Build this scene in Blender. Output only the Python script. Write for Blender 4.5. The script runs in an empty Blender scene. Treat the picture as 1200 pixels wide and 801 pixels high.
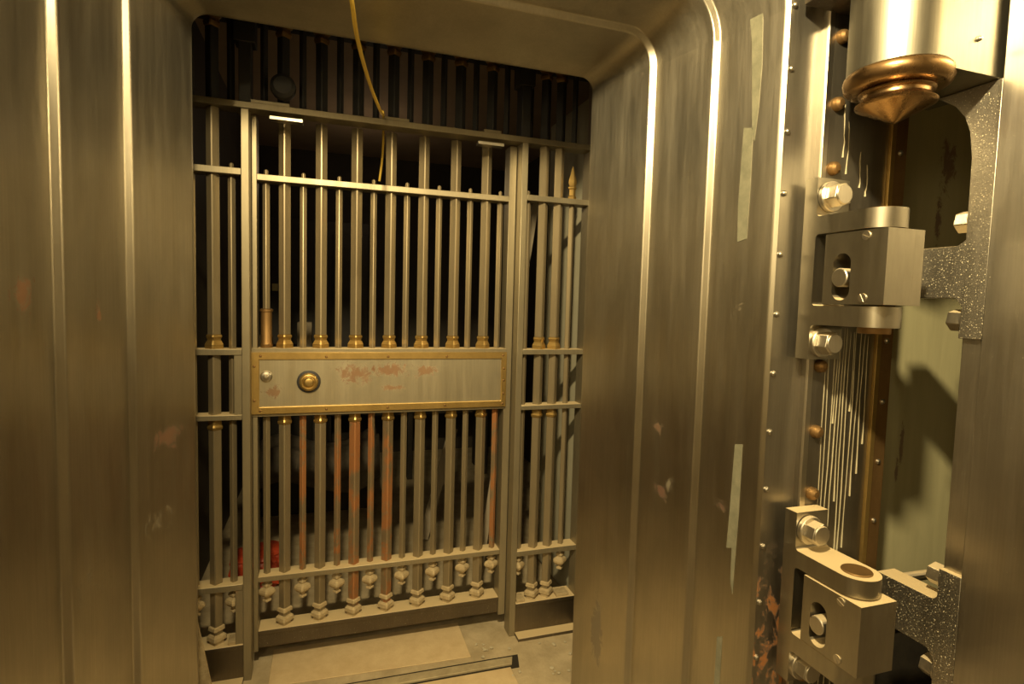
import bpy, bmesh, math, random
from mathutils import Vector, Matrix
random.seed(7)
PI = math.pi
COL = bpy.context.scene.collection

# ------------------------------------------------------------------ materials
def new_mat(name):
    m = bpy.data.materials.new(name); m.use_nodes = True
    nt = m.node_tree
    b = nt.nodes['Principled BSDF']
    return m, nt, b

def N(nt, typ, **kw):
    n = nt.nodes.new(typ)
    for k, v in kw.items():
        if k.startswith('_'): setattr(n, k[1:], v)
        else: n.inputs[k.replace('__', ' ')].default_value = v
    return n

def link(nt, a, b): nt.links.new(a, b)

def ramp(nt, fac, stops):
    r = nt.nodes.new('ShaderNodeValToRGB')
    els = r.color_ramp.elements
    while len(els) > 1: els.remove(els[-1])
    els[0].position = stops[0][0]; els[0].color = stops[0][1]
    for p, c in stops[1:]:
        e = els.new(p); e.color = c
    link(nt, fac, r.inputs['Fac'])
    return r.outputs['Color']

def g(v): return (v, v, v, 1)

def mixc(nt, fac, a, b):
    m = nt.nodes.new('ShaderNodeMix'); m.data_type = 'RGBA'
    if hasattr(fac, 'links'): link(nt, fac, m.inputs[0])
    else: m.inputs[0].default_value = fac
    for s, v in ((m.inputs[6], a), (m.inputs[7], b)):
        if hasattr(v, 'links'): link(nt, v, s)
        else: s.default_value = (*v[:3], 1)
    return m.outputs[2]

def mth(nt, op, a, b=None, clamp=False):
    m = nt.nodes.new('ShaderNodeMath'); m.operation = op; m.use_clamp = clamp
    for s, v in ((m.inputs[0], a), (m.inputs[1], b)):
        if v is None: continue
        if hasattr(v, 'links'): link(nt, v, s)
        else: s.default_value = v
    return m.outputs[0]

def noise(nt, vec, scale, stretch=(1, 1, 1), detail=4, rough=.6, dist=0):
    mp = nt.nodes.new('ShaderNodeMapping'); mp.inputs['Scale'].default_value = stretch
    link(nt, vec, mp.inputs['Vector'])
    n = nt.nodes.new('ShaderNodeTexNoise')
    n.inputs['Scale'].default_value = scale; n.inputs['Detail'].default_value = detail
    n.inputs['Roughness'].default_value = rough; n.inputs['Distortion'].default_value = dist
    link(nt, mp.outputs[0], n.inputs['Vector'])
    return n.outputs['Fac']

def steel(name, base=(.56, .54, .50), rough=.33, aniso=.5, metallic=1., brush=(1, 1, .02), brush_scale=260,
          mott=.25, rust=0., rustcol=(.42, .13, .03), stains=(), dust=.0, bump=.05, rustz=None, speck=0., stw=.55, rustw=.75, rscale=9, rrange=.12, org=(0, 0, 0)):
    m, nt, b = new_mat(name)
    tc = nt.nodes.new('ShaderNodeTexCoord'); v = tc.outputs['Object']
    n1 = noise(nt, v, 3.2, (1, 1, .5), 6, .65, .3)
    n2 = noise(nt, v, brush_scale, brush, 3, .6)
    n3 = noise(nt, v, 22, (1, 1, .1), 5, .7)
    dk = tuple(c * (1 - mott) for c in base)
    c = mixc(nt, ramp(nt, n1, [(.3, g(0)), (.7, g(1))]), dk, base)
    c = mixc(nt, mth(nt, 'MULTIPLY', ramp(nt, n2, [(.35, g(0)), (.65, g(1))]), .22), c, tuple(x * .55 for x in base))
    met = None
    rough_add = 0
    rg = mth(nt, 'ADD', mth(nt, 'MULTIPLY', n3, rrange * 2), rough - rrange)
    mask = None
    if rust > 0:
        nr = noise(nt, v, rscale, (1, 1, .6), 8, .75, .4)
        mask = ramp(nt, nr, [(.72 - rust * .3, g(0)), (.80 - rust * .3, g(1))])
        if rustz:
            sx = nt.nodes.new('ShaderNodeSeparateXYZ'); link(nt, v, sx.inputs[0])
            zz = mth(nt, 'MULTIPLY', mth(nt, 'SUBTRACT', rustz, sx.outputs[2]), 6, True)
            mask = mth(nt, 'MULTIPLY', mask, zz)
        c = mixc(nt, mth(nt, 'MULTIPLY', mask, rustw), c, rustcol)
        mask = mth(nt, 'MULTIPLY', mask, .35)
    for (cx, cy, cz, rx, ry, rz, col, th, nsc) in stains:
        mp = nt.nodes.new('ShaderNodeMapping')
        mp.inputs['Location'].default_value = (-(cx - org[0]) / rx, -(cy - org[1]) / ry, -(cz - org[2]) / rz)
        mp.inputs['Scale'].default_value = (1 / rx, 1 / ry, 1 / rz)
        link(nt, v, mp.inputs['Vector'])
        ln = nt.nodes.new('ShaderNodeVectorMath'); ln.operation = 'LENGTH'
        link(nt, mp.outputs[0], ln.inputs[0])
        ns = noise(nt, v, nsc, (1, 1, .7), 9, .78, .8)
        d = mth(nt, 'ADD', ln.outputs['Value'], mth(nt, 'MULTIPLY', mth(nt, 'SUBTRACT', ns, .5), 3.6))
        mk = ramp(nt, d, [(max(0, th - .1), g(1)), (min(1., th + .2), g(0))])
        mk = mth(nt, 'MULTIPLY', mk, stw)
        c = mixc(nt, mk, c, col)
        mk = mth(nt, 'MULTIPLY', mk, .45)
        mask = mk if mask is None else mth(nt, 'MAXIMUM', mask, mk)
    if speck > 0:
        vo = noise(nt, v, 330, (1, 1, 1), 2, .5)
        sp = ramp(nt, vo, [(.74 - speck * .1, g(0)), (.78 - speck * .1, g(1))])
        c = mixc(nt, sp, c, (.75, .68, .5))
        mask = sp if mask is None else mth(nt, 'MAXIMUM', mask, sp)
    if dust > 0:
        ge = nt.nodes.new('ShaderNodeNewGeometry')
        sx = nt.nodes.new('ShaderNodeSeparateXYZ'); link(nt, ge.outputs['True Normal'], sx.inputs[0])
        nd = noise(nt, v, 30, (1, 1, 1), 5, .7)
        du = mth(nt, 'MULTIPLY', mth(nt, 'SUBTRACT', sx.outputs[2], .55), 4, True)
        du = mth(nt, 'MULTIPLY', du, mth(nt, 'ADD', mth(nt, 'MULTIPLY', nd, .8), dust), True)
        c = mixc(nt, du, c, (.56, .45, .27))
        mask = du if mask is None else mth(nt, 'MAXIMUM', mask, du)
    link(nt, c, b.inputs['Base Color'])
    if mask is not None:
        link(nt, mth(nt, 'MULTIPLY', mth(nt, 'SUBTRACT', 1.0, mask), metallic, True), b.inputs['Metallic'])
        link(nt, mth(nt, 'ADD', rg, mth(nt, 'MULTIPLY', mask, .4), True), b.inputs['Roughness'])
    else:
        b.inputs['Metallic'].default_value = metallic
        link(nt, rg, b.inputs['Roughness'])
    if aniso:
        b.inputs['Anisotropic'].default_value = aniso
        tg = nt.nodes.new('ShaderNodeTangent'); tg.direction_type = 'RADIAL'; tg.axis = 'Z'
        link(nt, tg.outputs[0], b.inputs['Tangent'])
    if bump:
        bp = nt.nodes.new('ShaderNodeBump'); bp.inputs['Strength'].default_value = bump; bp.inputs['Distance'].default_value = .002
        link(nt, n2, bp.inputs['Height']); link(nt, bp.outputs[0], b.inputs['Normal'])
    return m

def matte(name, c1, c2, scale=8, rough=.8, bump=.2, stretch=(1, 1, 1), detail=6, metallic=0, spec=.3, lo=.35, hi=.65, bdist=.004):
    m, nt, b = new_mat(name)
    tc = nt.nodes.new('ShaderNodeTexCoord'); v = tc.outputs['Object']
    n = noise(nt, v, scale, stretch, detail, .65, .2)
    link(nt, ramp(nt, n, [(lo, (*c1, 1)), (hi, (*c2, 1))]), b.inputs['Base Color'])
    b.inputs['Roughness'].default_value = rough; b.inputs['Metallic'].default_value = metallic
    b.inputs['Specular IOR Level'].default_value = spec
    if bump:
        bp = nt.nodes.new('ShaderNodeBump'); bp.inputs['Strength'].default_value = bump; bp.inputs['Distance'].default_value = bdist
        n2 = noise(nt, v, scale * 6, stretch, 4, .7)
        link(nt, n2, bp.inputs['Height']); link(nt, bp.outputs[0], b.inputs['Normal'])
    return m

FO = (.262, 1.14, 0)       # origin of the vault frame
STE = (.57, .53, .44)
ORG = (.40, .13, .03); RED = (.28, .06, .025); WHT = (.5, .45, .34)
frame_stains = [
    (.99, 1.49, .875, .03, .07, .05, RED, .35, 30),
    (1.0, 1.455, .905, .03, .03, .045, WHT, .3, 40),
    (.99, 1.50, 1.07, .03, .09, .03, (.35, .14, .06), .35, 25),
    (1.05, 1.27, .90, .03, .035, .035, RED, .3, 30),
    (-.53, 1.27, 1.44, .03, .05, .07, ORG, .3, 28),
    (-.49, 1.485, 1.41, .03, .02, .05, ORG, .3, 32),
    (-.41, 1.72, 1.065, .05, .10, .04, (.36, .12, .05), .5, 14),
    (-.40, 1.66, 1.60, .05, .02, .015, ORG, .4, 30),
    (-.45, 1.70, .85, .12, .16, .09, (.34, .30, .22), .10, 40),
    (-.52, 1.45, .80, .08, .20, .10, (.34, .30, .22), .10, 40),
    (1.06, 1.25, 1.45, .03, .05, .06, (.36, .24, .12), .25, 30),
    (.93, 1.74, .28, .10, .035, .15, (.16, .13, .09), .6, 20),
]
M = {}
M['jamb'] = steel('brushed steel jamb', STE, .36, .6, metallic=1, brush=(1, 1, .015), brush_scale=190, mott=.30, rust=.12, rustcol=(.33, .16, .06), stains=frame_stains, bump=.10, org=FO, speck=.0)
M['plate'] = steel('steel hinge plate', (.50, .47, .41), .38, .3, mott=.3, bump=.08)
M['plate_rust'] = steel('rusting steel strip', (.50, .47, .41), .40, .3, mott=.3, rust=.75, rustcol=(.62, .22, .03), rustz=.86, rscale=24, bump=.12)
M['raised'] = steel('dark steel hinge plate', (.36, .33, .28), .42, .3, mott=.35, rust=.35, rustz=1.05, bump=.08)
M['door'] = steel('vault door steel', (.58, .55, .49), .36, .55, mott=.25, rust=.08, bump=.08, speck=.05)
M['bracket'] = steel('machined bracket steel', (.47, .44, .37), .34, .15, mott=.22, bump=.05, dust=.75, brush=(.3, .3, .05),
                     stains=[(1.115, .945, 1.55, .05, .022, .045, (.34, .22, .10), .25, 60), (1.17, .885, 1.53, .018, .03, .03, (.34, .22, .10), .25, 60)])
M['arm'] = steel('worn arm steel', (.46, .43, .37), .45, .1, mott=.35, bump=.25, dust=.8, speck=.9, brush=(1, 1, 1), brush_scale=60)
M['bolt'] = steel('bolt steel', (.66, .62, .54), .36, 0, mott=.15, bump=.05, dust=.4)
M['cyl'] = steel('housing steel', (.25, .235, .19), .36, .5, mott=.15, bump=.05)
M['bronze'] = steel('polished bronze', (.46, .30, .15), .28, 0, mott=.35, bump=.03, brush=(1, 1, .4), brush_scale=30)
M['brass'] = steel('aged brass', (.52, .36, .13), .42, 0, mott=.30, bump=.05, brush=(1, 1, 1), brush_scale=60, metallic=.85)
M['brassdk'] = steel('dull brown bronze', (.34, .21, .09), .52, 0, mott=.35, bump=.06, brush=(1, 1, 1), brush_scale=60, metallic=.85)
M['bar'] = steel('gate bar steel', (.34, .285, .19), .42, .0, metallic=.6, mott=.25, rust=.22, rustcol=(.42, .17, .06), bump=.05, dust=.6)
M['barrust'] = steel('rusty gate bar steel', (.33, .26, .165), .45, .0, metallic=.6, mott=.3, rust=.9, rustw=.7, rustcol=(.38, .13, .03), bump=.08, dust=.6)
M['gframe'] = steel('gate frame steel', (.36, .315, .22), .42, .0, metallic=.65, mott=.28, rust=.2, rustcol=(.40, .18, .07), bump=.05, dust=.75)
M['dustmetal'] = matte('dusty cast iron', (.38, .30, .18), (.50, .41, .26), 40, .75, .3, metallic=.2)
M['plinth'] = steel('dark steel plinth', (.24, .21, .17), .45, .1, mott=.4, dust=.85, bump=.1, speck=.3)
M['panel'] = steel('pale steel lock panel', (.70, .65, .51), .36, .2, metallic=.9, mott=.12, bump=.03, org=(.23, 2.3, 0), stw=.8,
                   stains=[(.115, 2.29, 1.155, .10, .1, .055, (.22, .09, .03), .5, 30),
                           (.255, 2.29, 1.17, .10, .1, .042, (.22, .09, .03), .5, 30),
                           (.385, 2.29, 1.165, .06, .1, .035, (.24, .11, .04), .45, 34),
                           (.26, 2.29, 1.098, .06, .1, .018, (.24, .11, .04), .45, 40),
                           (-.195, 2.29, 1.09, .05, .1, .045, (.22, .10, .035), .35, 45)])
M['darkbar'] = steel('dark ring and shade-painted bars', (.04, .04, .045), .6, 0, metallic=.3, mott=.3, bump=.1)  # near-black paints the lintel's shadow into the upper grille; also the dial ring
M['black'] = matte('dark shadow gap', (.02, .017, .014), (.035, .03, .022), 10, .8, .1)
M['green'] = steel('pale green wall paint', (.47, .45, .28), .5, 0, metallic=0, mott=.12, brush=(1, 1, .1), brush_scale=30, bump=.35, org=(2.375, 1.365, .42), stw=.8,
                   stains=[(1.880, 1.31, 1.93, .05, .1, .14, (.16, .09, .09), .4, 26), (1.858, 1.31, 1.75, .02, .1, .12, (.16, .09, .09), .4, 30),
                           (1.772, 1.31, 1.05, .012, .1, .10, (.20, .13, .12), .45, 26), (1.757, 1.31, .93, .010, .1, .07, (.20, .13, .12), .45, 26)])
M['purple'] = matte('purple scuff', (.22, .13, .12), (.30, .2, .16), 30, .6, 0)
M['drip'] = matte('dried paint drip', (.42, .38, .27), (.50, .46, .33), 50, .5, 0)
M['tape'] = matte('grey duct tape', (.15, .15, .11), (.21, .205, .15), 30, .45, .1, spec=.5)
M['floor'] = matte('dusty concrete floor', (.34, .28, .18), (.48, .40, .27), 9, .85, .5)
M['roomfloor'] = matte('dark brown room floor', (.24, .20, .14), (.30, .25, .18), 6, .7, .2)
M['slab'] = matte('dusty smooth slab', (.52, .40, .24), (.60, .48, .30), 14, .85, .25)
M['lip'] = matte('worn steel threshold', (.38, .32, .21), (.50, .43, .29), 18, .6, .3, metallic=.3)
M['room'] = matte('tan wall plaster', (.50, .44, .32), (.56, .50, .37), 3, .9, .1)
M['ceil'] = matte('tan ceiling plaster', (.52, .46, .35), (.56, .50, .39), 3, .9, .1)
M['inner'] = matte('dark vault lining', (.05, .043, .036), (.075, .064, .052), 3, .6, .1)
M['innerceil'] = matte('brown vault ceiling', (.30, .22, .15), (.36, .27, .18), 3, .8, .1)
M['cab'] = matte('dark cabinet paint', (.035, .032, .032), (.05, .045, .04), 5, .5, .05)
M['greypaint'] = matte('grey green panel paint', (.40, .39, .30), (.47, .45, .35), 3, .55, .1)
M['yellow'] = matte('yellow cable jacket', (.62, .42, .06), (.70, .48, .08), 20, .45, 0, spec=.5)
M['redpl'] = matte('red plastic', (.22, .025, .012), (.60, .08, .03), 12, .35, .2, spec=.5)
M['sheet'] = matte('dusty plastic sheet', (.09, .08, .065), (.14, .12, .10), 12, .6, .3)
M['paper'] = matte('pale card', (.42, .38, .28), (.50, .45, .34), 12, .8, .1)
M['wood'] = matte('dusty board', (.28, .24, .18), (.36, .31, .24), 9, .7, .2, stretch=(1, 1, .2))
M['tag'] = matte('yellow card tag', (.62, .55, .25), (.68, .6, .3), 30, .6, 0)
M['lampglass'] = None

# ------------------------------------------------------------------ mesh helpers
class MB:
    def __init__(self): self.bm = bmesh.new()
    def box(self, x0, x1, y0, y1, z0, z1):
        v = [self.bm.verts.new((x, y, z)) for x in (x0, x1) for y in (y0, y1) for z in (z0, z1)]
        for f in ((0, 1, 3, 2), (4, 6, 7, 5), (0, 4, 5, 1), (2, 3, 7, 6), (0, 2, 6, 4), (1, 5, 7, 3)):
            self.bm.faces.new([v[i] for i in f])
        return self
    def rings(self, rings, cap=True, closed=True):
        R = [[self.bm.verts.new(p) for p in r] for r in rings]
        n = len(R[0])
        for a, b in zip(R, R[1:]):
            for i in range(n if closed else n - 1):
                j = (i + 1) % n
                self.bm.faces.new((a[i], a[j], b[j], b[i]))
        if cap:
            self.bm.faces.new(R[0][::-1]); self.bm.faces.new(R[-1])
        return self
    def prism(self, pts, axis, a, b):
        """polygon pts (2-D) extruded along an axis from a to b"""
        def P(p, t):
            return {'x': (t, p[0], p[1]), 'y': (p[0], t, p[1]), 'z': (p[0], p[1], t)}[axis]
        return self.rings([[P(p, a) for p in pts], [P(p, b) for p in pts]])
    def prism_hole(self, outer, hole, axis, a, b):
        def P(p, t):
            return {'x': (t, p[0], p[1]), 'y': (p[0], t, p[1]), 'z': (p[0], p[1], t)}[axis]
        bm = self.bm
        for t in (a, b):
            vo = [bm.verts.new(P(p, t)) for p in outer]; vh = [bm.verts.new(P(p, t)) for p in hole]
            es = [bm.edges.new((vo[i], vo[(i + 1) % len(vo)])) for i in range(len(vo))]
            es += [bm.edges.new((vh[i], vh[(i + 1) % len(vh)])) for i in range(len(vh))]
            bmesh.ops.triangle_fill(bm, edges=es, use_beauty=True)
            if t == a: A = (vo, vh)
            else: B = (vo, vh)
        for k in (0, 1):
            n = len(A[k])
            for i in range(n):
                j = (i + 1) % n
                bm.faces.new((A[k][i], A[k][j], B[k][j], B[k][i]))
        return self
    def tube(self, pts, r, n=8):
        pts = [Vector(p) for p in pts]
        rs = []
        for i, p in enumerate(pts):
            d = (pts[min(i + 1, len(pts) - 1)] - pts[max(i - 1, 0)]).normalized()
            u = d.orthogonal().normalized() if i == 0 else (u - d * u.dot(d)).normalized()
            w = d.cross(u)
            rr = r[i] if isinstance(r, (list, tuple)) else r
            rs.append([tuple(p + u * rr * math.cos(2 * PI * k / n) + w * rr * math.sin(2 * PI * k / n)) for k in range(n)])
        return self.rings(rs)
    def lathe(self, prof, c, axis='z', n=32):
        """prof [(r, t)] turned round an axis through c"""
        rs = []
        for r, t in prof:
            ring = []
            for k in range(n):
                a = 2 * PI * k / n; p, q = r * math.cos(a), r * math.sin(a)
                ring.append({'z': (c[0] + p, c[1] + q, c[2] + t), 'y': (c[0] + p, c[1] + t, c[2] + q), 'x': (c[0] + t, c[1] + p, c[2] + q)}[axis])
            rs.append(ring)
        return self.rings(rs)
    def diamond(self, prof, c, cut=.10):
        """square bar section set cornerwise; prof [(half diagonal, z[, cut])]"""
        rs = []
        for pr in prof:
            r, z = pr[0], pr[1]; k = pr[2] if len(pr) > 2 else cut
            ring = []
            for q in range(4):
                a = -PI / 2 + q * PI / 2
                e = Vector((math.cos(a), math.sin(a), 0)); s = Vector((-math.sin(a), math.cos(a), 0))
                for sg in (-1, 1):
                    p = e * r * (1 - k) + s * sg * r * k
                    ring.append((c[0] + p.x, c[1] + p.y, c[2] + z))
            rs.append(ring)
        return self.rings(rs)
    def build(self, name, mat, parent=None, bevel=0, angle=30, seg=2, kind=None, label=None):
        bm = self.bm
        bmesh.ops.recalc_face_normals(bm, faces=bm.faces)
        org = parent_world(parent)
        if parent is None:
            xs = [v.co for v in bm.verts]
            org = Vector(((min(c.x for c in xs) + max(c.x for c in xs)) / 2, (min(c.y for c in xs) + max(c.y for c in xs)) / 2, min(c.z for c in xs)))
        bmesh.ops.translate(bm, verts=bm.verts, vec=-org)
        me = bpy.data.meshes.new(name); bm.to_mesh(me); bm.free()
        for p in me.polygons: p.use_smooth = True
        me.set_sharp_from_angle(angle=math.radians(angle))
        me.materials.append(mat)
        o = bpy.data.objects.new(name, me); COL.objects.link(o)
        if parent is None: o.location = org
        else: o.parent = parent
        if bevel:
            md = o.modifiers.new('bevel', 'BEVEL'); md.width = bevel; md.segments = seg; md.limit_method = 'ANGLE'; md.angle_limit = math.radians(angle)
            md.harden_normals = False
        if kind: o['kind'] = kind
        if label: o['label'] = label
        return o

def parent_world(o):
    p = Vector((0, 0, 0))
    while o is not None:
        p = p + o.location; o = o.parent
    return p

def tag(o, label, cat, group=None):
    o['label'] = label; o['category'] = cat
    if group: o['group'] = group
    return o

def thing(name, loc, label, cat, group=None):
    o = bpy.data.objects.new(name, None); COL.objects.link(o); o.location = loc
    o.empty_display_size = .1
    return tag(o, label, cat, group)

def dup(o, parent, off=(0, 0, 0)):
    c = o.copy(); COL.objects.link(c); c.parent = parent
    c.location = Vector(o.location) + Vector(off)
    for ch in [x for x in bpy.data.objects if x.parent == o]:
        d = ch.copy(); COL.objects.link(d); d.parent = c
    return c

def fillet(pts, rad, n=6):
    """round chosen corners; rad list per point"""
    out = []
    L = len(pts)
    for i, p in enumerate(pts):
        r = rad[i]
        if not r: out.append(p); continue
        p = Vector(p); a = Vector(pts[i - 1]); b = Vector(pts[(i + 1) % L])
        da = (a - p).normalized(); db = (b - p).normalized()
        ang = da.angle(db); t = r / math.tan(ang / 2)
        s = p + da * t; e = p + db * t
        c = p + (da + db).normalized() * (r / math.sin(ang / 2))
        a0 = math.atan2(s.y - c.y, s.x - c.x); a1 = math.atan2(e.y - c.y, e.x - c.x)
        d = (a1 - a0 + PI) % (2 * PI) - PI
        for k in range(n + 1):
            th = a0 + d * k / n
            out.append((c.x + r * math.cos(th), c.y + r * math.sin(th)))
    return out

def hexpts(c, r, rot=0):
    return [(c[0] + r * math.cos(rot + k * PI / 3), c[1] + r * math.sin(rot + k * PI / 3)) for k in range(6)]

# ------------------------------------------------------------------ vault frame
fr = thing('vault_door_frame', FO, 'stepped brushed steel vault doorway frame around the barred gate, riveted hinge plates on its right', 'door frame')
def uloop(xl, xr, zt, y, r, z0=0.0, n=10):
    p = [(xl, y, z0), (xl, y, zt * .5), (xl, y, zt - r)]
    for k in range(1, n + 1):
        a = PI - k * PI / 2 / n
        p.append((xl + r + r * math.cos(a), y, zt - r + r * math.sin(a)))
    for k in range(0, n + 1):
        a = PI / 2 - k * PI / 2 / n
        p.append((xr - r + r * math.cos(a), y, zt - r + r * math.sin(a)))
    p += [(xr, y, zt * .5), (xr, y, z0)]
    return p
LO = [(-.70, 1.20, 2.60, 1.87, .05), (-.368, .892, 2.250, 1.87, .045), (-.368, .892, 2.250, 1.85, .045),
      (-.447, .965, 2.296, 1.608, .09), (-.463, .985, 2.314, 1.600, .108),
      (-.503, 1.018, 2.343, 1.368, .15), (-.520, 1.036, 2.360, 1.360, .168),
      (-.544, 1.059, 2.383, 1.152, .20), (-.552, 1.067, 2.391, 1.142, .20),
      (-1.60, 1.167, 3.0, 1.140, .20)]
loops = [uloop(*l) for l in LO]
nn = len(loops[0]); arc = 10
def part_of(i0, i1, name, lab=None):
    m = MB(); m.rings([l[i0:i1 + 1] for l in loops[:9]], cap=False, closed=False)
    return m.build(name, M['jamb'], fr, bevel=.003, angle=18, seg=3, label=lab)
part_of(0, 2, 'left_jamb'); part_of(2, nn - 3, 'lintel'); part_of(nn - 3, nn - 1, 'right_jamb')
m = MB(); m.rings([l for l in loops[8:]], cap=False, closed=False)
m.rings([[ (x, y + .02, z) for x, y, z in l] for l in loops[8:]], cap=False, closed=False)
m.build('rivet_strip', M['plate_rust'], fr, label='steel strip round the frame with small rivets, orange rust low on the right')
# raised plate carrying the hinges
MB().box(1.166, 1.388, 1.12, 1.16, 0, 3.0).build('hinge_plate', M['raised'], fr, bevel=.002, label='dark raised steel plate with dried paint drips')
MB().box(1.1655, 1.182, 1.117, 1.125, 0, 3.0).build('plate_edge', M['bolt'], fr, bevel=.001, label='bright edge strip of the raised plate')
MB().box(1.388, 1.404, 1.112, 1.16, 0, 3.0).build('brass_strip', M['brass'], fr, bevel=.001)
MB().box(1.404, 1.448, 1.115, 1.32, 0, 3.0).build('corner_angle', M['brassdk'], fr, bevel=.002, label='dark brown riveted corner angle')
m = MB(); m.lathe([(.0001, -.006), (.004, -.0055), (.007, -.003), (.008, 0), (.008, .004)], (1.077, 1.14, 2.191), 'y', 12)
riv = m.build('rivet', M['plate'], fr)
for k in range(1, 15):
    dup(riv, fr, (0, 0, -.15 * k))
m = MB(); m.lathe([(.0001, -.018), (.008, -.017), (.0145, -.012), (.017, -.004), (.017, .003)], (1.205, 1.118, 2.128), 'y', 16)
bb = m.build('bolt_head', M['brassdk'], fr, label='domed brown bolt head')
for z in (1.966, 1.809, 1.312, 1.142, .979, .489, .33, .17):
    dup(bb, fr, (-.002, 0, z - 2.128))
m = MB(); m.lathe([(.0001, -.006), (.004, -.0055), (.007, -.003), (.008, 0), (.008, .004)], (1.424, 1.115, 1.87), 'y', 12)
ra = m.build('rivet', M['plate'], fr)
for k in range(1, 12):
    dup(ra, fr, (0, 0, -.164 * k))
# dark header at the top of the hinge plate
MB().box(1.085, 1.46, 1.050, 1.119, 2.182, 2.26).build('header_ledge', M['plinth'], fr, bevel=.002)
# paint drips on the hinge plate
def drip(x, z0, z1):
    n = 7; pts = []
    for k in range(n + 1):
        t = k / n
        pts.append((x + random.uniform(-.0012, .0012) + .002 * math.sin(t * 5 + x * 90), 1.1195, z0 + (z1 - z0) * t))
    rr = [.0006] + [random.uniform(.0007, .0014) for _ in range(n - 1)] + [.0022]
    MB().tube(pts, rr, 6).build('paint_drip', M['drip'], fr)
for i, (x, z0, z1) in enumerate([(1.226, 1.41, .82), (1.236, 1.40, .80), (1.252, 1.41, .78), (1.262, 1.40, 1.16), (1.268, 1.41, .79), (1.281, 1.41, .95), (1.292, 1.41, .80),
                                 (1.304, 1.40, .80), (1.316, 1.40, 1.19), (1.322, 1.41, .82), (1.338, 1.41, .96), (1.352, 1.40, 1.02), (1.366, 1.39, 1.1),
                                 (1.25, .60, .30), (1.27, .60, .25), (1.29, .60, .30), (1.31, .60, .28), (1.33, .60, .33),
                                 (1.235, 1.97, 1.84), (1.25, 1.93, 1.80), (1.295, 1.86, 1.77), (1.32, 1.83, 1.75)]):
    drip(x, z0, z1)
# tape strips stuck on the outer right step
J = lambda y: 1.037 + (1.358 - y) * (1.060 - 1.037) / (1.358 - 1.150)
def tape(pts, lab=None):
    m = MB()
    m.rings([[(J(y) - .0022, y, z) for y, z in pts], [(J(y) + .001, y, z) for y, z in pts]])
    m.build('tape_strip', M['tape'], fr, label=lab)
tape([(1.272, 2.29), (1.222, 2.28), (1.213, 2.077), (1.216, 1.972), (1.224, 1.888), (1.233, 1.923), (1.249, 2.143), (1.262, 2.224)], 'ragged grey tape peeling from the upper right jamb')
tape([(1.261, 1.93), (1.230, 1.922), (1.229, 1.78), (1.231, 1.637), (1.262, 1.631), (1.266, 1.731)])
tape([(1.232, 1.088), (1.207, 1.094), (1.207, .908), (1.211, .765), (1.213, .68), (1.222, .711), (1.224, .804), (1.242, .797), (1.238, .897)])
tape([(1.258, .533), (1.240, .544), (1.241, .36), (1.260, .35)])
# slanted closing strip low on the left behind the jamb
MB().rings([[(-.46, y, 0), (-.372, y, 0), (-.425, y, .30), (-.46, y, .30)] for y in (2.15, 2.16)]).build('door_stop', M['dustmetal'], fr, bevel=.001)

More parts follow.
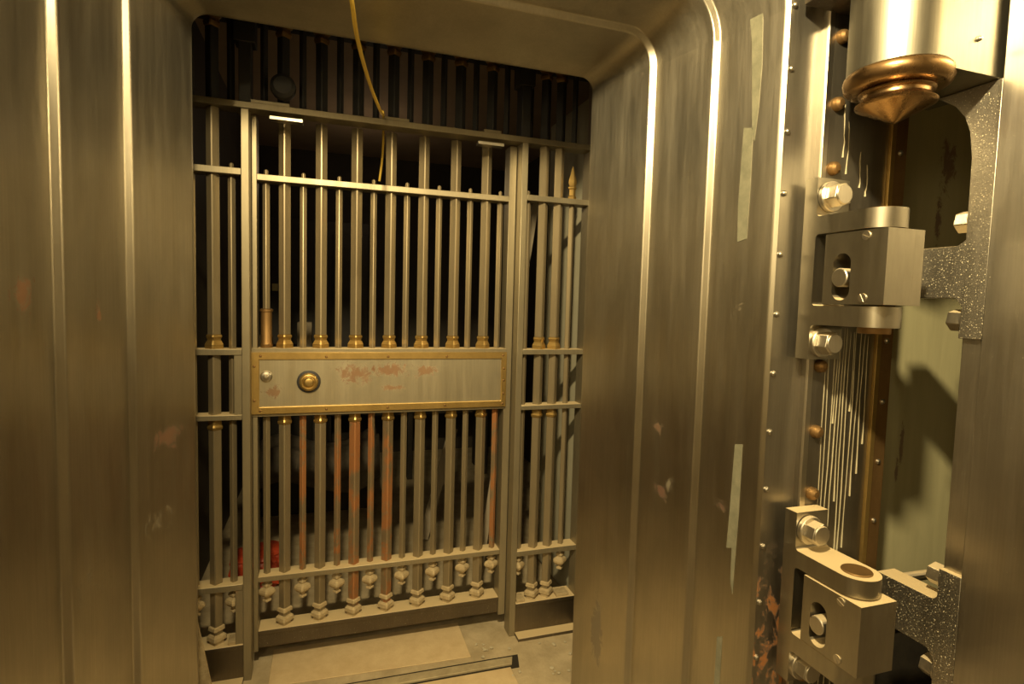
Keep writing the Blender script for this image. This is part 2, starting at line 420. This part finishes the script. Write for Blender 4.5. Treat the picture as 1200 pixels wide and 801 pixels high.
# ------------------------------------------------------------------ hinge brackets
def rounded_end(m, z0, z1, cy=.948, cx=1.17, r=.05):
    pts = [(cx - r, cy + .002), (cx - r, cy)] + [(cx + r * math.cos(a), cy + r * math.sin(a)) for a in [PI + k * PI / 20 for k in range(1, 20)]] + [(cx + r, cy), (cx + r, cy + .002)]
    m.prism(pts, 'z', z0, z1)
def hinge(z, lab):
    t = thing('hinge_bracket', (1.17, 1.12, z + 1.334), lab, 'hinge', 'steel hinge brackets on the frame')
    Y = lambda pts: [(a, b + z) for a, b in pts]
    poly = [(1.1165, 1.334), (1.1165, 1.773), (1.080, 1.773), (1.078, 1.679), (.950, 1.679), (.950, 1.636), (1.077, 1.636), (1.077, 1.465),
            (.950, 1.465), (.950, 1.419), (1.077, 1.419), (1.077, 1.334)]
    rad = [0, 0, 0, .010, 0, 0, .010, .010, 0, 0, .012, 0]
    m = MB(); m.prism(Y(fillet(poly, rad)), 'x', 1.120, 1.220)
    rounded_end(m, 1.636 + z, 1.679 + z); rounded_end(m, 1.419 + z, 1.465 + z)
    m.build('bracket', M['bracket'], t)
    m = MB(); m.lathe([(.032, 1.405 + z), (.033, 1.407 + z), (.033, 1.4185 + z)], (1.17, .948, 0), 'z', 32)
    m.build('pin_end', M['brassdk'], t)
    m = MB(); m.lathe([(.033, 1.6795 + z), (.033, 1.6815 + z), (.0315, 1.683 + z)], (1.17, .948, 0), 'z', 32)
    m.build('hinge_pin', M['brassdk'], t, bevel=.0005)
    # boxed cover between the arms
    cp = [(.887, 1.469), (1.043, 1.469), (1.043, 1.6315), (.887, 1.6315)]
    sl = []
    hw = .0235; yc = .995; za, zb = 1.478 + hw, 1.585 - hw
    sl += [(yc + hw * math.cos(a), za + hw * math.sin(a)) for a in [PI + k * PI / 12 for k in range(13)]]
    sl += [(yc + hw * math.cos(a), zb + hw * math.sin(a)) for a in [k * PI / 12 for k in range(13)]]
    m = MB(); m.prism_hole(Y(cp), Y(sl), 'x', 1.116, 1.195)
    m.box(1.1951, 1.222, .887, 1.043, 1.469 + z, 1.6315 + z)
    c = m.build('cover_box', M['bracket'], t)
    m = MB(); m.lathe([(.0001, 1.112), (.019, 1.112), (.0215, 1.114), (.0215, 1.196)], (0, .997, 1.530 + z), 'x', 32)
    m.build('latch_pin', M['bolt'], t, bevel=.0005)
    for yy, zz, ro in ((.937, 1.619, .4), (.937, 1.4835, 1.1)):
        m = MB()
        for sg in (-1, 1):   # slotted head: two half discs either side of the slot
            pts = [(.0098 * math.cos(a), .0098 * math.sin(a)) for a in [math.asin(.1) + k * (PI - 2 * math.asin(.1)) / 12 for k in range(13)]]
            pts = [(sg * p * math.cos(ro) - sg * q * math.sin(ro) + yy, sg * p * math.sin(ro) + sg * q * math.cos(ro) + zz + z) for p, q in pts]
            m.prism(pts, 'x', 1.1135, 1.1165)
        m.lathe([(.0098, 1.1150), (.0098, 1.1166)], (0, yy, zz + z), 'x', 20)
        m.build('screw', M['bolt'], t)
    for zz in (1.728, 1.375):
        m = MB(); m.lathe([(.034, 1.066), (.036, 1.068), (.036, 1.0775)], (1.157, 0, zz + z), 'y', 28)
        w = m.build('bolt_washer', M['bolt'], t)
        m = MB(); m.prism(hexpts((1.157, zz + z), .0285, .3), 'y', 1.038, 1.0665)
        m.lathe([(.023, 1.034), (.0245, 1.0385)], (1.157, 0, zz + z), 'y', 24)
        m.build('bolt_head', M['bolt'], t, bevel=.0015)
    return t
hinge(0, 'upper steel hinge bracket, slotted box cover, just under the bronze cap')
hinge(-.825, 'lower steel hinge bracket, its rounded arm topped with dust, near the bottom right')

# ------------------------------------------------------------------ crane hinge housing
ch = thing('crane_hinge_housing', (1.18, .95, 1.86), 'round steel hinge housing capped below with bronze mouldings, above the upper bracket', 'hinge housing')
pts = [(1.42, .853), (1.42, 1.047)] + [(1.186 + .097 * math.cos(a), .95 + .097 * math.sin(a)) for a in [PI / 2 + k * PI / 28 for k in range(29)]]
MB().prism(pts, 'z', 1.957, 2.95).build('housing', M['cyl'], ch, bevel=.001, angle=25)
m = MB()
prof = [(.001, 1.868), (.010, 1.872), (.040, 1.888), (.070, 1.904), (.077, 1.908), (.078, 1.9105), (.076, 1.9125), (.069, 1.916), (.066, 1.922), (.067, 1.929), (.072, 1.932), (.0735, 1.935),
        (.071, 1.938), (.084, 1.9385), (.094, 1.941), (.100, 1.946), (.1035, 1.954), (.105, 1.962), (.1035, 1.970), (.098, 1.977), (.088, 1.980)]
m.lathe(prof, (1.188, .95, 0), 'z', 64)
m.build('bronze_cap', M['bronze'], ch, angle=50)
m = MB(); m.lathe([(.0001, .845), (.003, .8455), (.005, .848), (.0055, .853)], (1.285, 0, 2.025), 'y', 12)
m.build('rivet', M['bolt'], ch)

# ------------------------------------------------------------------ open vault door
vd = thing('vault_door', (1.6, .4, 0), 'thick brushed steel vault door swung open at the right edge', 'door')
MB().box(1.352, 1.80, -.75, .842, .03, 2.9).build('door_slab', M['door'], vd, bevel=.002)
MB().box(1.374, 1.75, .8425, .894, .03, 1.955).build('edge_plate', M['door'], vd, bevel=.001)
upper = [(.846, 1.399), (.895, 1.399), (.893, 1.470), (.907, 1.490), (1.035, 1.490), (1.035, 1.608), (.912, 1.608), (.895, 1.620), (.897, 1.80),
         (.905, 1.859), (.918, 1.895), (.940, 1.925), (.983, 1.956), (.846, 1.956)]
MB().prism(fillet(upper, [0, 0, .0, .012, .0, .0, .015, .0, 0, 0, 0, 0, 0, 0]), 'x', 1.360, 1.42).build('hinge_arm', M['arm'], vd, bevel=.0015)
lower = [(.846, .50), (.890, .50), (.893, .64), (.907, .662), (1.045, .662), (1.045, .785), (.895, .785), (.895, .862), (.846, .862)]
MB().prism(fillet(lower, [0, 0, 0, .015, 0, 0, .014, 0, 0]), 'x', 1.360, 1.42).build('hinge_arm', M['arm'], vd, bevel=.0015, label='lower hinge arm thick with dust')
for zz in (1.665, 1.440, .832, .605):
    m = MB(); m.lathe([(.030, .8935), (.030, .900)], (1.395, 0, zz), 'y', 24)
    m.prism(hexpts((1.395, zz), .026, .3), 'y', .900, .932)
    m.build('bolt_head', M['bolt'], vd, bevel=.0015)
MB().tube([(1.43, 1.06, .745), (1.64, 1.05, .746)], .013, 14).build('link_rod', M['bolt'], vd)

# ------------------------------------------------------------------ barred gate and fixed grille
THK = .0232; THN = .0138
def bar(name, mat, parent, x, y, z0, z1, r, tip=False, chamf=.006):
    m = MB()
    prof = [(r, z0), (r, z1 - chamf), (r * .8, z1)] if chamf else [(r, z0), (r, z1)]
    m.diamond(prof, (x, y, 0))
    if tip: m.diamond([(.008, z1 - .002), (.008, 1.921), (.004, 1.925)], (x, y, 0))
    return m.build(name, mat, parent)
def sub(parent, name, mat, prof, x, y, cut=.10, label=None):
    m = MB(); m.diamond(prof, (x, y, 0), cut); return m.build(name, mat, parent, angle=14)
COLLAR = [(.0275, .052), (.033, .049), (.0345, .043), (.030, .036), (.029, .030), (.034, .024), (.040, .015), (.0405, .002), (.0405, 0)]
CAPIT = [(.0275, -.040), (.033, -.036), (.0345, -.028), (.030, -.020), (.029, -.008), (.032, 0)]
FOOT = [(.027, .070), (.0355, .066), (.0375, .054), (.0260, .052), (.0260, .038), (.034, .036), (.0430, .030), (.044, .016), (.032, .014), (.032, 0)]
FINIAL = [(.0165, 0), (.0165, -.018), (.026, -.022), (.0265, -.029), (.0195, -.032), (.0195, -.036), (.037, -.044), (.0415, -.052), (.0405, -.060), (.030, -.070), (.018, -.076), (.0125, -.078), (.0125, -.084), (.021, -.086), (.021, -.092)]
off = lambda prof, z: [(p[0] * .84, p[1] + z, *p[2:]) for p in prof]

# --- swinging gate
YD = 2.335
gt = thing('barred_gate', (.23, 2.3, 0), 'steel barred day gate with brass-edged lock panel and combination knob, centre of the vault doorway', 'gate')
YF = 2.300
MB().box(-.262, -.246, YF, 2.37, .070, 2.108).build('stile', M['gframe'], gt, bevel=.001)
MB().box(.730, .760, YF, 2.37, .070, 2.108).build('stile', M['gframe'], gt, bevel=.001)
MB().box(-.246, .730, YF, 2.37, 1.878, 1.901).build('rail', M['gframe'], gt, bevel=.0015)
MB().box(-.246, .730, YF, 2.37, .347, .368).build('rail', M['gframe'], gt, bevel=.0015, label='lower rail with dust along its top')
m = MB(); m.box(-.246, .730, YF, 2.385, .135, .152); m.box(-.246, .730, YF + .008, 2.38, .080, .135)
m.build('bottom_rail', M['plinth'], gt, bevel=.0015, label='dark bottom rail under a dusty ledge')
tx = [-.217 + .1313 * i for i in range(8)]; kx = [-.152 + .1318 * i for i in range(7)]
dots = [1, 2, 3, 5]
for i, x in enumerate(tx):
    bar('thin_bar', M['bar'], gt, x, YD, 1.2565, 1.8775, THN, tip=True)
    lb = bar('thin_bar', M['barrust'] if i in (1, 2, 3, 7) else M['bar'], gt, x, YD, .347, 1.0, THN, chamf=0)
    sub(lb, 'finial', M['dustmetal'], off(FINIAL, .347), x, YD)
for i, x in enumerate(kx):
    ub = bar('thick_bar', M['bar'], gt, x, YD, 1.2565, 2.112, THK, chamf=0)
    sub(ub, 'collar', M['brass'], off(COLLAR, 1.2565), x, YD)
    lb = bar('thick_bar', M['barrust'] if i in (2, 3) else M['bar'], gt, x, YD, .152, 1.0, THK, chamf=0)
    sub(lb, 'capital', M['brass'], off(CAPIT, .997), x, YD)
    sub(lb, 'foot', M['dustmetal'], off(FOOT, .1525), x, YD)
m = MB(); m.lathe([(.021, 1.2575), (.0225, 1.27), (.0200, 1.275), (.0200, 1.392), (.0235, 1.395), (.0235, 1.402), (.018, 1.405)], (tx[0], YD, 0), 'z', 24)
m.build('sleeve', M['brassdk'], gt, label='brown tube sleeve over the first thin bar')
m = MB(); m.box(-.273, .737, 2.296, 2.375, .996, 1.2563)
m.build('lock_box', M['gframe'], gt, bevel=.002)
# brass surround as a mitred frame
o_ = [(-.2725, 1.008), (.7345, 1.008), (.7345, 1.242), (-.2725, 1.242)]; i_ = [(-.238, 1.034), (.712, 1.034), (.712, 1.215), (-.238, 1.215)]
MB().prism_hole(o_, i_, 'y', 2.284, 2.2962).build('brass_surround', M['brass'], gt, bevel=.0015)
MB().box(-.240, .714, 2.2915, 2.2965, 1.032, 1.217).build('face_plate', M['panel'], gt, label='pale steel plate with brown smears')
m = MB(); m.lathe([(.0001, 2.2630), (.012, 2.2632), (.0165, 2.265), (.018, 2.269), (.022, 2.271), (.0255, 2.268), (.030, 2.269), (.0335, 2.2735), (.035, 2.279), (.035, 2.284)], (-.063, 0, 1.1285), 'y', 48)
kn = m.build('knob', M['brass'], gt, angle=50)
m = MB(); m.lathe([(.036, 2.281), (.042, 2.2835), (.0435, 2.287), (.0435, 2.2918)], (-.063, 0, 1.1285), 'y', 48)
m.build('dial_ring', M['darkbar'], gt)
m = MB(); m.lathe([(.0001, 2.270), (.006, 2.2705), (.0085, 2.274), (.009, 2.281), (.017, 2.2825), (.021, 2.286), (.022, 2.2918)], (-.214, 0, 1.151), 'y', 32)
m.build('keyhole_cover', M['bolt'], gt)
for x, z in ((-.233, 1.229), (.001, 1.225), (.236, 1.225), (.474, 1.225), (.718, 1.229), (-.235, 1.021), (.002, 1.021), (.236, 1.020), (.470, 1.021), (.720, 1.021), (-.255, 1.19), (-.255, 1.060), (.723, 1.172), (.723, 1.122), (.723, 1.065)):
    m = MB(); m.lathe([(.0001, 2.281), (.003, 2.2812), (.005, 2.2828), (.0055, 2.2842)], (x, 0, z), 'y', 10); m.build('screw', M['brassdk'], gt)

# --- fixed grille around it
fg = thing('fixed_grille', (.32, 2.25, 0), 'fixed steel grille framing the gate: side bars, posts, crossbar and shade-coloured bars above', 'grille')
YS = 2.275; A, B = 2.24, 2.31
MB().box(-.291, -.264, A - .002, B, .0, 2.112).build('post', M['gframe'], fg, bevel=.002)
MB().box(.763, .790, A - .002, B, .0, 2.112).build('post', M['gframe'], fg, bevel=.002)
MB().box(1.071, 1.105, A, B, .0, 2.112).build('post', M['gframe'], fg, bevel=.002)
MB().box(-.56, 1.108, A - .004, B, 2.112, 2.135).build('crossbar', M['gframe'], fg, bevel=.002)
for a, b in ((-.56, -.291), (.790, 1.071)):
    MB().box(a, b, A, B, 1.880, 1.903).build('rail', M['gframe'], fg, bevel=.0015)
    MB().box(a, b, A, B, 1.236, 1.258).build('rail', M['gframe'], fg, bevel=.0015)
    MB().box(a, b, A, B, .998, 1.017).build('rail', M['gframe'], fg, bevel=.0015)
    MB().box(a, b, A, B, .355, .378).build('rail', M['gframe'], fg, bevel=.0015)
    m = MB(); m.box(a, b, A - .004, B + .02, .128, .145); m.box(a, b, A + .004, B + .02, 0, .128); m.box(a, b, A - .05, A + .004, 0, .014)
    m.build('plinth', M['plinth'], fg, bevel=.0015)
MB().box(-.318, -.291, A + .004, B, 1.017, 1.236).build('latch_plate', M['gframe'], fg, bevel=.0015)
MB().box(-.318, -.291, A + .004, B, .145, .355).build('latch_plate', M['gframe'], fg, bevel=.0015)
def small_flat(x0, x1, y0, y1, z, nm='plinth_clip'):
    MB().box(x0, x1, y0, y1, z, z + .012).build(nm, M['dustmetal'], fg, bevel=.002)
small_flat(-.345, -.300, 2.245, 2.30, .145); small_flat(.797, .835, 2.245, 2.30, .145); small_flat(.985, 1.045, 2.245, 2.30, .145)
side_thick = [-.520, -.386, .875, .944]; side_thin = [-.455, -.326, .807, 1.008]
for x in side_thick:
    ub = bar('thick_bar', M['bar'], fg, x, YS, 1.258, 2.112, THK, chamf=0)
    sub(ub, 'collar', M['brass'], off(COLLAR, 1.258), x, YS)
    bar('thick_bar', M['bar'], fg, x, YS, 1.017, 1.236, THK, chamf=0)
    lb = bar('thick_bar', M['bar'], fg, x, YS, .145, .998, THK, chamf=0)
    sub(lb, 'capital', M['brass'], off(CAPIT, .998), x, YS)
    sub(lb, 'foot', M['dustmetal'], off(FOOT, .1455), x, YS)
for x in side_thin:
    bar('thin_bar', M['bar'], fg, x, YS, 1.258, 1.8795, THN, tip=(x < 1))
    bar('thin_bar', M['bar'], fg, x, YS, 1.017, 1.236, THN, chamf=0)
    lb = bar('thin_bar', M['bar'], fg, x, YS, .355, .998, THN, chamf=0)
    sub(lb, 'finial', M['dustmetal'], off(FINIAL, .355), x, YS)
m = MB(); m.diamond([(.017, 1.903), (.020, 1.908), (.021, 1.916), (.016, 1.921), (.0155, 1.946), (.021, 1.952), (.021, 1.957), (.016, 1.962), (.0205, 1.975), (.019, 1.99), (.012, 2.01), (.006, 2.035), (.001, 2.048)], (1.008, YS, 0))
m.build('spear_finial', M['brass'], fg, label='brass spear point on the right hand rail')
# bars above the crossbar, coloured near-black for the lintel's shadow
allx = sorted([-.52, -.386] + kx + [.875, .944]); thinx = sorted([-.455, -.326] + tx + [.807, 1.008])
for x in allx:
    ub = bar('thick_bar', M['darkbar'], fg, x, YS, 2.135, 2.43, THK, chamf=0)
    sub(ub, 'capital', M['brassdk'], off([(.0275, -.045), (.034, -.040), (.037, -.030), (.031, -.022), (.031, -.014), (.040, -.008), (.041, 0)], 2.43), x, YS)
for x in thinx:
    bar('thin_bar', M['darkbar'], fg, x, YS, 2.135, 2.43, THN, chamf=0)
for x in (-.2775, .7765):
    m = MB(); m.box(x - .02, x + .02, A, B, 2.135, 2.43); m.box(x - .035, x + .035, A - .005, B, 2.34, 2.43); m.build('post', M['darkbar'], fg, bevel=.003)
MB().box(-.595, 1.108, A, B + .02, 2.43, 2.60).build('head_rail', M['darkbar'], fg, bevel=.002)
for x0, x1 in ((-.270, -.130), (.205, .300), (.600, .672)):
    MB().box(x0, x1, A + .002, A + .03, 2.135, 2.147).build('stop_block', M['gframe'], fg, bevel=.001)
for x0, x1 in ((-.196, -.084), (.574, .681)):
    MB().box(x0, x1, A - .010, A + .03, 2.083, 2.095).build('stop_plate', M['bolt'], fg, bevel=.001)
m = MB(); m.lathe([(.0001, -.03), (.03, -.028), (.042, -.018), (.044, 0), (.042, .018), (.03, .03)], (-.15, 2.222, 2.195), 'y', 24)
m.build('round_boss', M['darkbar'], fg)

# ------------------------------------------------------------------ yellow cable
def cat(pts, n=8):
    out = []
    P = [Vector(p) for p in pts]; P = [P[0] * 2 - P[1]] + P + [P[-1] * 2 - P[-2]]
    for i in range(1, len(P) - 2):
        for k in range(n):
            t = k / n
            out.append(.5 * ((2 * P[i]) + (P[i + 1] - P[i - 1]) * t + (2 * P[i - 1] - 5 * P[i] + 4 * P[i + 1] - P[i + 2]) * t * t + (3 * P[i] - P[i - 1] - 3 * P[i + 1] + P[i + 2]) * t ** 3))
    out.append(P[-2]); return out
m = MB(); m.tube(cat([(.10, 1.02, 2.98), (.045, 1.10, 2.45), (.036, 1.20, 2.036 + .12), (.052, 1.30, 2.060), (.075, 1.45, 2.045), (.115, 1.65, 2.034), (.160, 1.84, 2.030), (.196, 2.20, 2.150), (.206, 2.27, 2.146), (.214, 2.36, 2.135), (.220, 2.46, 2.05), (.210, 2.48, 1.95)]), .0048, 8)
tag(m.build('cable', M['yellow']), 'yellow cable hanging down from above in front of the gate', 'cable')

# ------------------------------------------------------------------ floor plates
def flat(name, pts, z0, z1, mat, label, cat_='floor plate', bevel=.002):
    o = MB().prism(pts, 'z', z0, z1).build(name, mat, None, bevel=bevel); return tag(o, label, cat_)
flat('floor_slab', [(-.20, 2.175), (.570, 2.145), (.572, 2.40), (-.20, 2.41)], 0, .004, M['slab'], 'smooth sandy floor slab just in front of the gate')
flat('floor_gap', [(-.45, 2.036), (.74, 2.030), (.760, 2.110), (-.45, 2.122)], 0, .0015, M['black'], 'dark gap outlining the threshold strip in the floor', 'floor gap', 0)
flat('threshold_strip', [(-.40, 2.055), (.715, 2.050), (.731, 2.092), (-.40, 2.105)], 0, .010, M['lip'], 'narrow worn threshold strip across the floor at the bottom edge')
flat('floor_slab', [(-.40, 1.80), (.70, 1.80), (.705, 2.035), (-.40, 2.042)], 0, .006, M['slab'], 'sandy floor slab nearer the viewer than the threshold strip')
random.seed(3)
for i in range(26):
    x = random.uniform(.55, 1.0); y = random.uniform(1.95, 2.22)
    if i < 8: x = random.gauss(.64, .03); y = random.gauss(2.19, .03)
    s = random.uniform(.003, .009)
    m = MB(); bmesh.ops.create_icosphere(m.bm, subdivisions=1, radius=s)
    for v in m.bm.verts: v.co = Vector((v.co.x * random.uniform(.7, 1.4) + x, v.co.y * random.uniform(.7, 1.4) + y, v.co.z * .5 + s * .4 + .002))
    tag(m.build('debris_crumb', M['paper']), 'pale crumb of plaster on the floor by the gate post', 'debris', 'plaster crumbs on the floor')

# ------------------------------------------------------------------ setting
def struct(name, m, mat):
    o = m.build(name, mat); o['kind'] = 'structure'; return o
struct('floor', MB().box(-3, 3.6, 1.5, 5.6, -.1, 0), M['floor'])
struct('floor_room', MB().box(-3, 3.6, -3, 1.5, -.1, 0), M['roomfloor'])
struct('ceiling', MB().box(-3, 3.6, -3, 1.9, 3.0, 3.1), M['ceil'])
struct('ceiling_vault', MB().box(-1.6, 1.8, 1.88, 5.6, 2.75, 2.85), M['innerceil'])
struct('wall_left', MB().box(-2.3, -2.2, -3, 1.9, 0, 3), M['room'])
struct('wall_right', MB().box(3.2, 3.3, -3, 1.4, 0, 3), M['room'])
struct('wall_back', MB().box(-2.3, 3.3, -2.7, -2.6, 0, 3), M['room'])
struct('wall_front', MB().box(-2.3, -1.55, 1.16, 1.3, 0, 3), M['room'])
struct('wall_hinge_side', MB().box(1.45, 3.3, 1.31, 1.42, .42, 3), M['green'])
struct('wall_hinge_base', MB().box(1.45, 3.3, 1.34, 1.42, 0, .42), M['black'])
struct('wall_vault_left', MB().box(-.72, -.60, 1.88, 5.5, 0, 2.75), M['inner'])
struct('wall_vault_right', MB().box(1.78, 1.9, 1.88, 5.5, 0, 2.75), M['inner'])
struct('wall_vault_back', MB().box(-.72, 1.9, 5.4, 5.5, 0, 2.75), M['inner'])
struct('wall_passage', MB().box(1.112, 1.2, 1.88, 2.36, 0, 2.75), M['plate'])

# things beyond the gate
o = MB().box(1.14, 1.175, 2.42, 2.88, .02, 2.4).build('inner_door', M['greypaint'], None, bevel=.002)
tag(o, 'pale grey panel door leaf standing open behind the right bars', 'door')
cb = thing('cabinet', (-.35, 5.2, 0), 'dark tall cabinet with two small yellow tags deep inside the vault', 'cabinet')
m = MB(); m.box(-.585, .35, 5.05, 5.35, 0, 2.1); m.build('body', M['cab'], cb, bevel=.004)
for x in (-.35, -.1, .15):
    MB().box(x - .24 if x < 0 else x - .10, x - .01 if x < 0 else x + .19, 5.035, 5.05, .1, 2.0).build('door', M['cab'], cb, bevel=.003)
for x in (-.548, -.402):
    MB().box(x - .022, x + .022, 5.028, 5.035, 1.50, 1.56).build('tag', M['tag'], cb)
sh = thing('low_shelf', (.6, 4.6, 0), 'dark low shelf unit in the back of the vault', 'shelf')
MB().box(.0, 1.3, 4.5, 4.9, .90, .94).build('shelf_board', M['wood'], sh, bevel=.003)
MB().box(.0, 1.3, 4.5, 4.9, .55, .58).build('shelf_board', M['cab'], sh, bevel=.003)
for x in (.0, .63, 1.26):
    MB().box(x, x + .04, 4.52, 4.88, 0, .90).build('shelf_side', M['cab'], sh, bevel=.003)
def carton(x0, x1, y0, y1, z0, z1, rz, label, mat='paper'):
    m = MB(); m.box(x0, x1, y0, y1, z0, z1); m.box(x0 + .004, (x0 + x1) / 2 - .002, y0 + .003, y1 - .003, z1, z1 + .003); m.box((x0 + x1) / 2 + .002, x1 - .004, y0 + .003, y1 - .003, z1, z1 + .003)
    return tag(m.build('carton', M[mat], None, bevel=.002), label, 'box')
tb = thing('table', (-.15, 4.45, 0), 'dark table in the vault behind the left of the gate', 'table')
MB().box(-.55, -.03, 4.32, 4.8, 1.05, 1.08).build('tabletop', M['cab'], tb, bevel=.003)
for x in (-.52, -.09):
    for y in (4.36, 4.74):
        MB().box(x, x + .04, y, y + .04, 0, 1.05).build('leg', M['cab'], tb, bevel=.002)
carton(-.49, -.37, 4.36, 4.48, 1.08, 1.17, 0, 'small pale carton at the left end of the dark table')
carton(-.20, -.10, 4.36, 4.48, 1.08, 1.27, 0, 'tall pale carton standing on the dark table', 'wood')
# grey sheet draped over a low stack
m = MB(); n = 22
vs = [[None] * (n + 1) for _ in range(n + 1)]
for i in range(n + 1):
    for j in range(n + 1):
        u = i / n; v = j / n
        x = -.45 + .80 * u; y = 3.78 + .5 * v
        z = .42 + .05 * math.sin(u * 7) + .02 * math.sin(v * 9 + u * 5) - (.22 * (1 - v / .3) ** 1.5 if v < .3 else 0) + .05 * u
        vs[i][j] = m.bm.verts.new((x, y + .03 * math.sin(u * 13), z))
for i in range(n):
    for j in range(n): m.bm.faces.new((vs[i][j], vs[i + 1][j], vs[i + 1][j + 1], vs[i][j + 1]))
so = m.build('plastic_sheet', M['sheet']); md = so.modifiers.new('solid', 'SOLIDIFY'); md.thickness = .004
tag(so, 'crumpled grey sheet draped over a low dark stack behind the gate', 'sheet')
tag(MB().box(-.40, .30, 3.95, 4.15, 0, .33).build('low_crate', M['cab'], None, bevel=.004), 'dark low crate under the crumpled grey sheet', 'crate')
# red plastic sack
m = MB(); bmesh.ops.create_icosphere(m.bm, subdivisions=4, radius=1)
for v in m.bm.verts:
    p = v.co.copy(); s = .5
    q = Vector([math.copysign(abs(c) ** .55, c) for c in p])
    k = 1 + .07 * math.sin(9 * p.x + 4 * p.z) * math.sin(7 * p.y + 3) + .05 * math.sin(17 * p.z + 6 * p.x)
    v.co = Vector((-.325 + q.x * .125 * k, 3.02 + q.y * .10 * k, .095 + q.z * .095 * (1 + .25 * p.x + .06 * math.sin(8 * p.x))))
    v.co.z = max(0, v.co.z)
tag(m.build('plastic_sack', M['redpl'], None, angle=25), 'crumpled red plastic sack on the vault floor behind the lower left bars', 'bag')
def plank(a, b, w, t, label):
    a, b = Vector(a), Vector(b); d = (b - a).normalized(); s = Vector((1, 0, 0)); s = (s - d * s.dot(d)).normalized(); k = d.cross(s)
    m = MB(); m.rings([[tuple(p + s * w * i + k * t * j) for i, j in ((-1, -1), (1, -1), (1, 1), (-1, 1))] for p in (a, b)])
    return tag(m.build('leaning_board', M['wood'], None, bevel=.002), label, 'board', 'boards leaning behind the gate')
plank((.76, 2.75, .02), (1.09, 2.95, 2.0), .018, .006, 'long narrow board leaning behind the right end of the lock panel')
plank((.56, 3.30, .02), (.80, 3.60, .62), .03, .006, 'short pale board leaning behind the lower bars at centre right')

# ------------------------------------------------------------------ lights
def plight(name, loc, e, col, r):
    l = bpy.data.lights.new(name, 'POINT'); l.energy = e; l.color = col; l.shadow_soft_size = r
    o = bpy.data.objects.new(name, l); o.location = loc; COL.objects.link(o); return o
WARM = (1, .78, .40)
sl = bpy.data.lights.new('work_lamp', 'SPOT'); sl.energy = 410; sl.color = WARM; sl.shadow_soft_size = .05; sl.spot_size = math.radians(135); sl.spot_blend = 1
so = bpy.data.objects.new('work_lamp', sl); COL.objects.link(so); so.location = (-.05, .10, 2.69)
so.rotation_euler = (Vector((1.15, 1.45, 1.95)) - so.location).to_track_quat('-Z', 'Y').to_euler()
plight('room_fill', (-.9, -1.6, 2.7), 40, WARM, .08)  # added fill standing in for ambient room bounce
plight('side_fill', (-1.3, -.70, 1.95), 40, WARM, .3)  # added soft fill to lift the shade on the green wall
plight('vault_fill', (.3, 4.2, 2.3), 1.7, (1, .74, .46), .1)  # added dim fill to brighten the vault ceiling, no actual fitting
w = bpy.data.worlds.new('World'); bpy.context.scene.world = w; w.use_nodes = True
w.node_tree.nodes['Background'].inputs[0].default_value = (.02, .015, .008, 1)
w.node_tree.nodes['Background'].inputs[1].default_value = .5

# ------------------------------------------------------------------ camera
yaw, pitch, roll = math.radians(18.3), math.radians(-3.9), math.radians(1.58)
f = Vector((math.sin(yaw) * math.cos(pitch), math.cos(yaw) * math.cos(pitch), math.sin(pitch)))
r0 = Vector((math.cos(yaw), -math.sin(yaw), 0)); u0 = r0.cross(f)
r = r0 * math.cos(roll) + u0 * math.sin(roll); u = -r0 * math.sin(roll) + u0 * math.cos(roll)
cam = bpy.data.cameras.new('Camera'); cam.sensor_width = 36; cam.lens = 660 / 1200 * 36; cam.clip_start = .02
co = bpy.data.objects.new('Camera', cam); COL.objects.link(co)
mt = Matrix((( r.x, u.x, -f.x), (r.y, u.y, -f.y), (r.z, u.z, -f.z))).to_4x4(); mt.translation = Vector((0, 0, 1.45))
co.matrix_world = mt
sc = bpy.context.scene; sc.camera = co
sc.view_settings.view_transform = 'Standard'; sc.view_settings.look = 'None'; sc.view_settings.gamma = 1; sc.view_settings.use_curve_mapping = False
sc.view_settings.exposure = 0.0
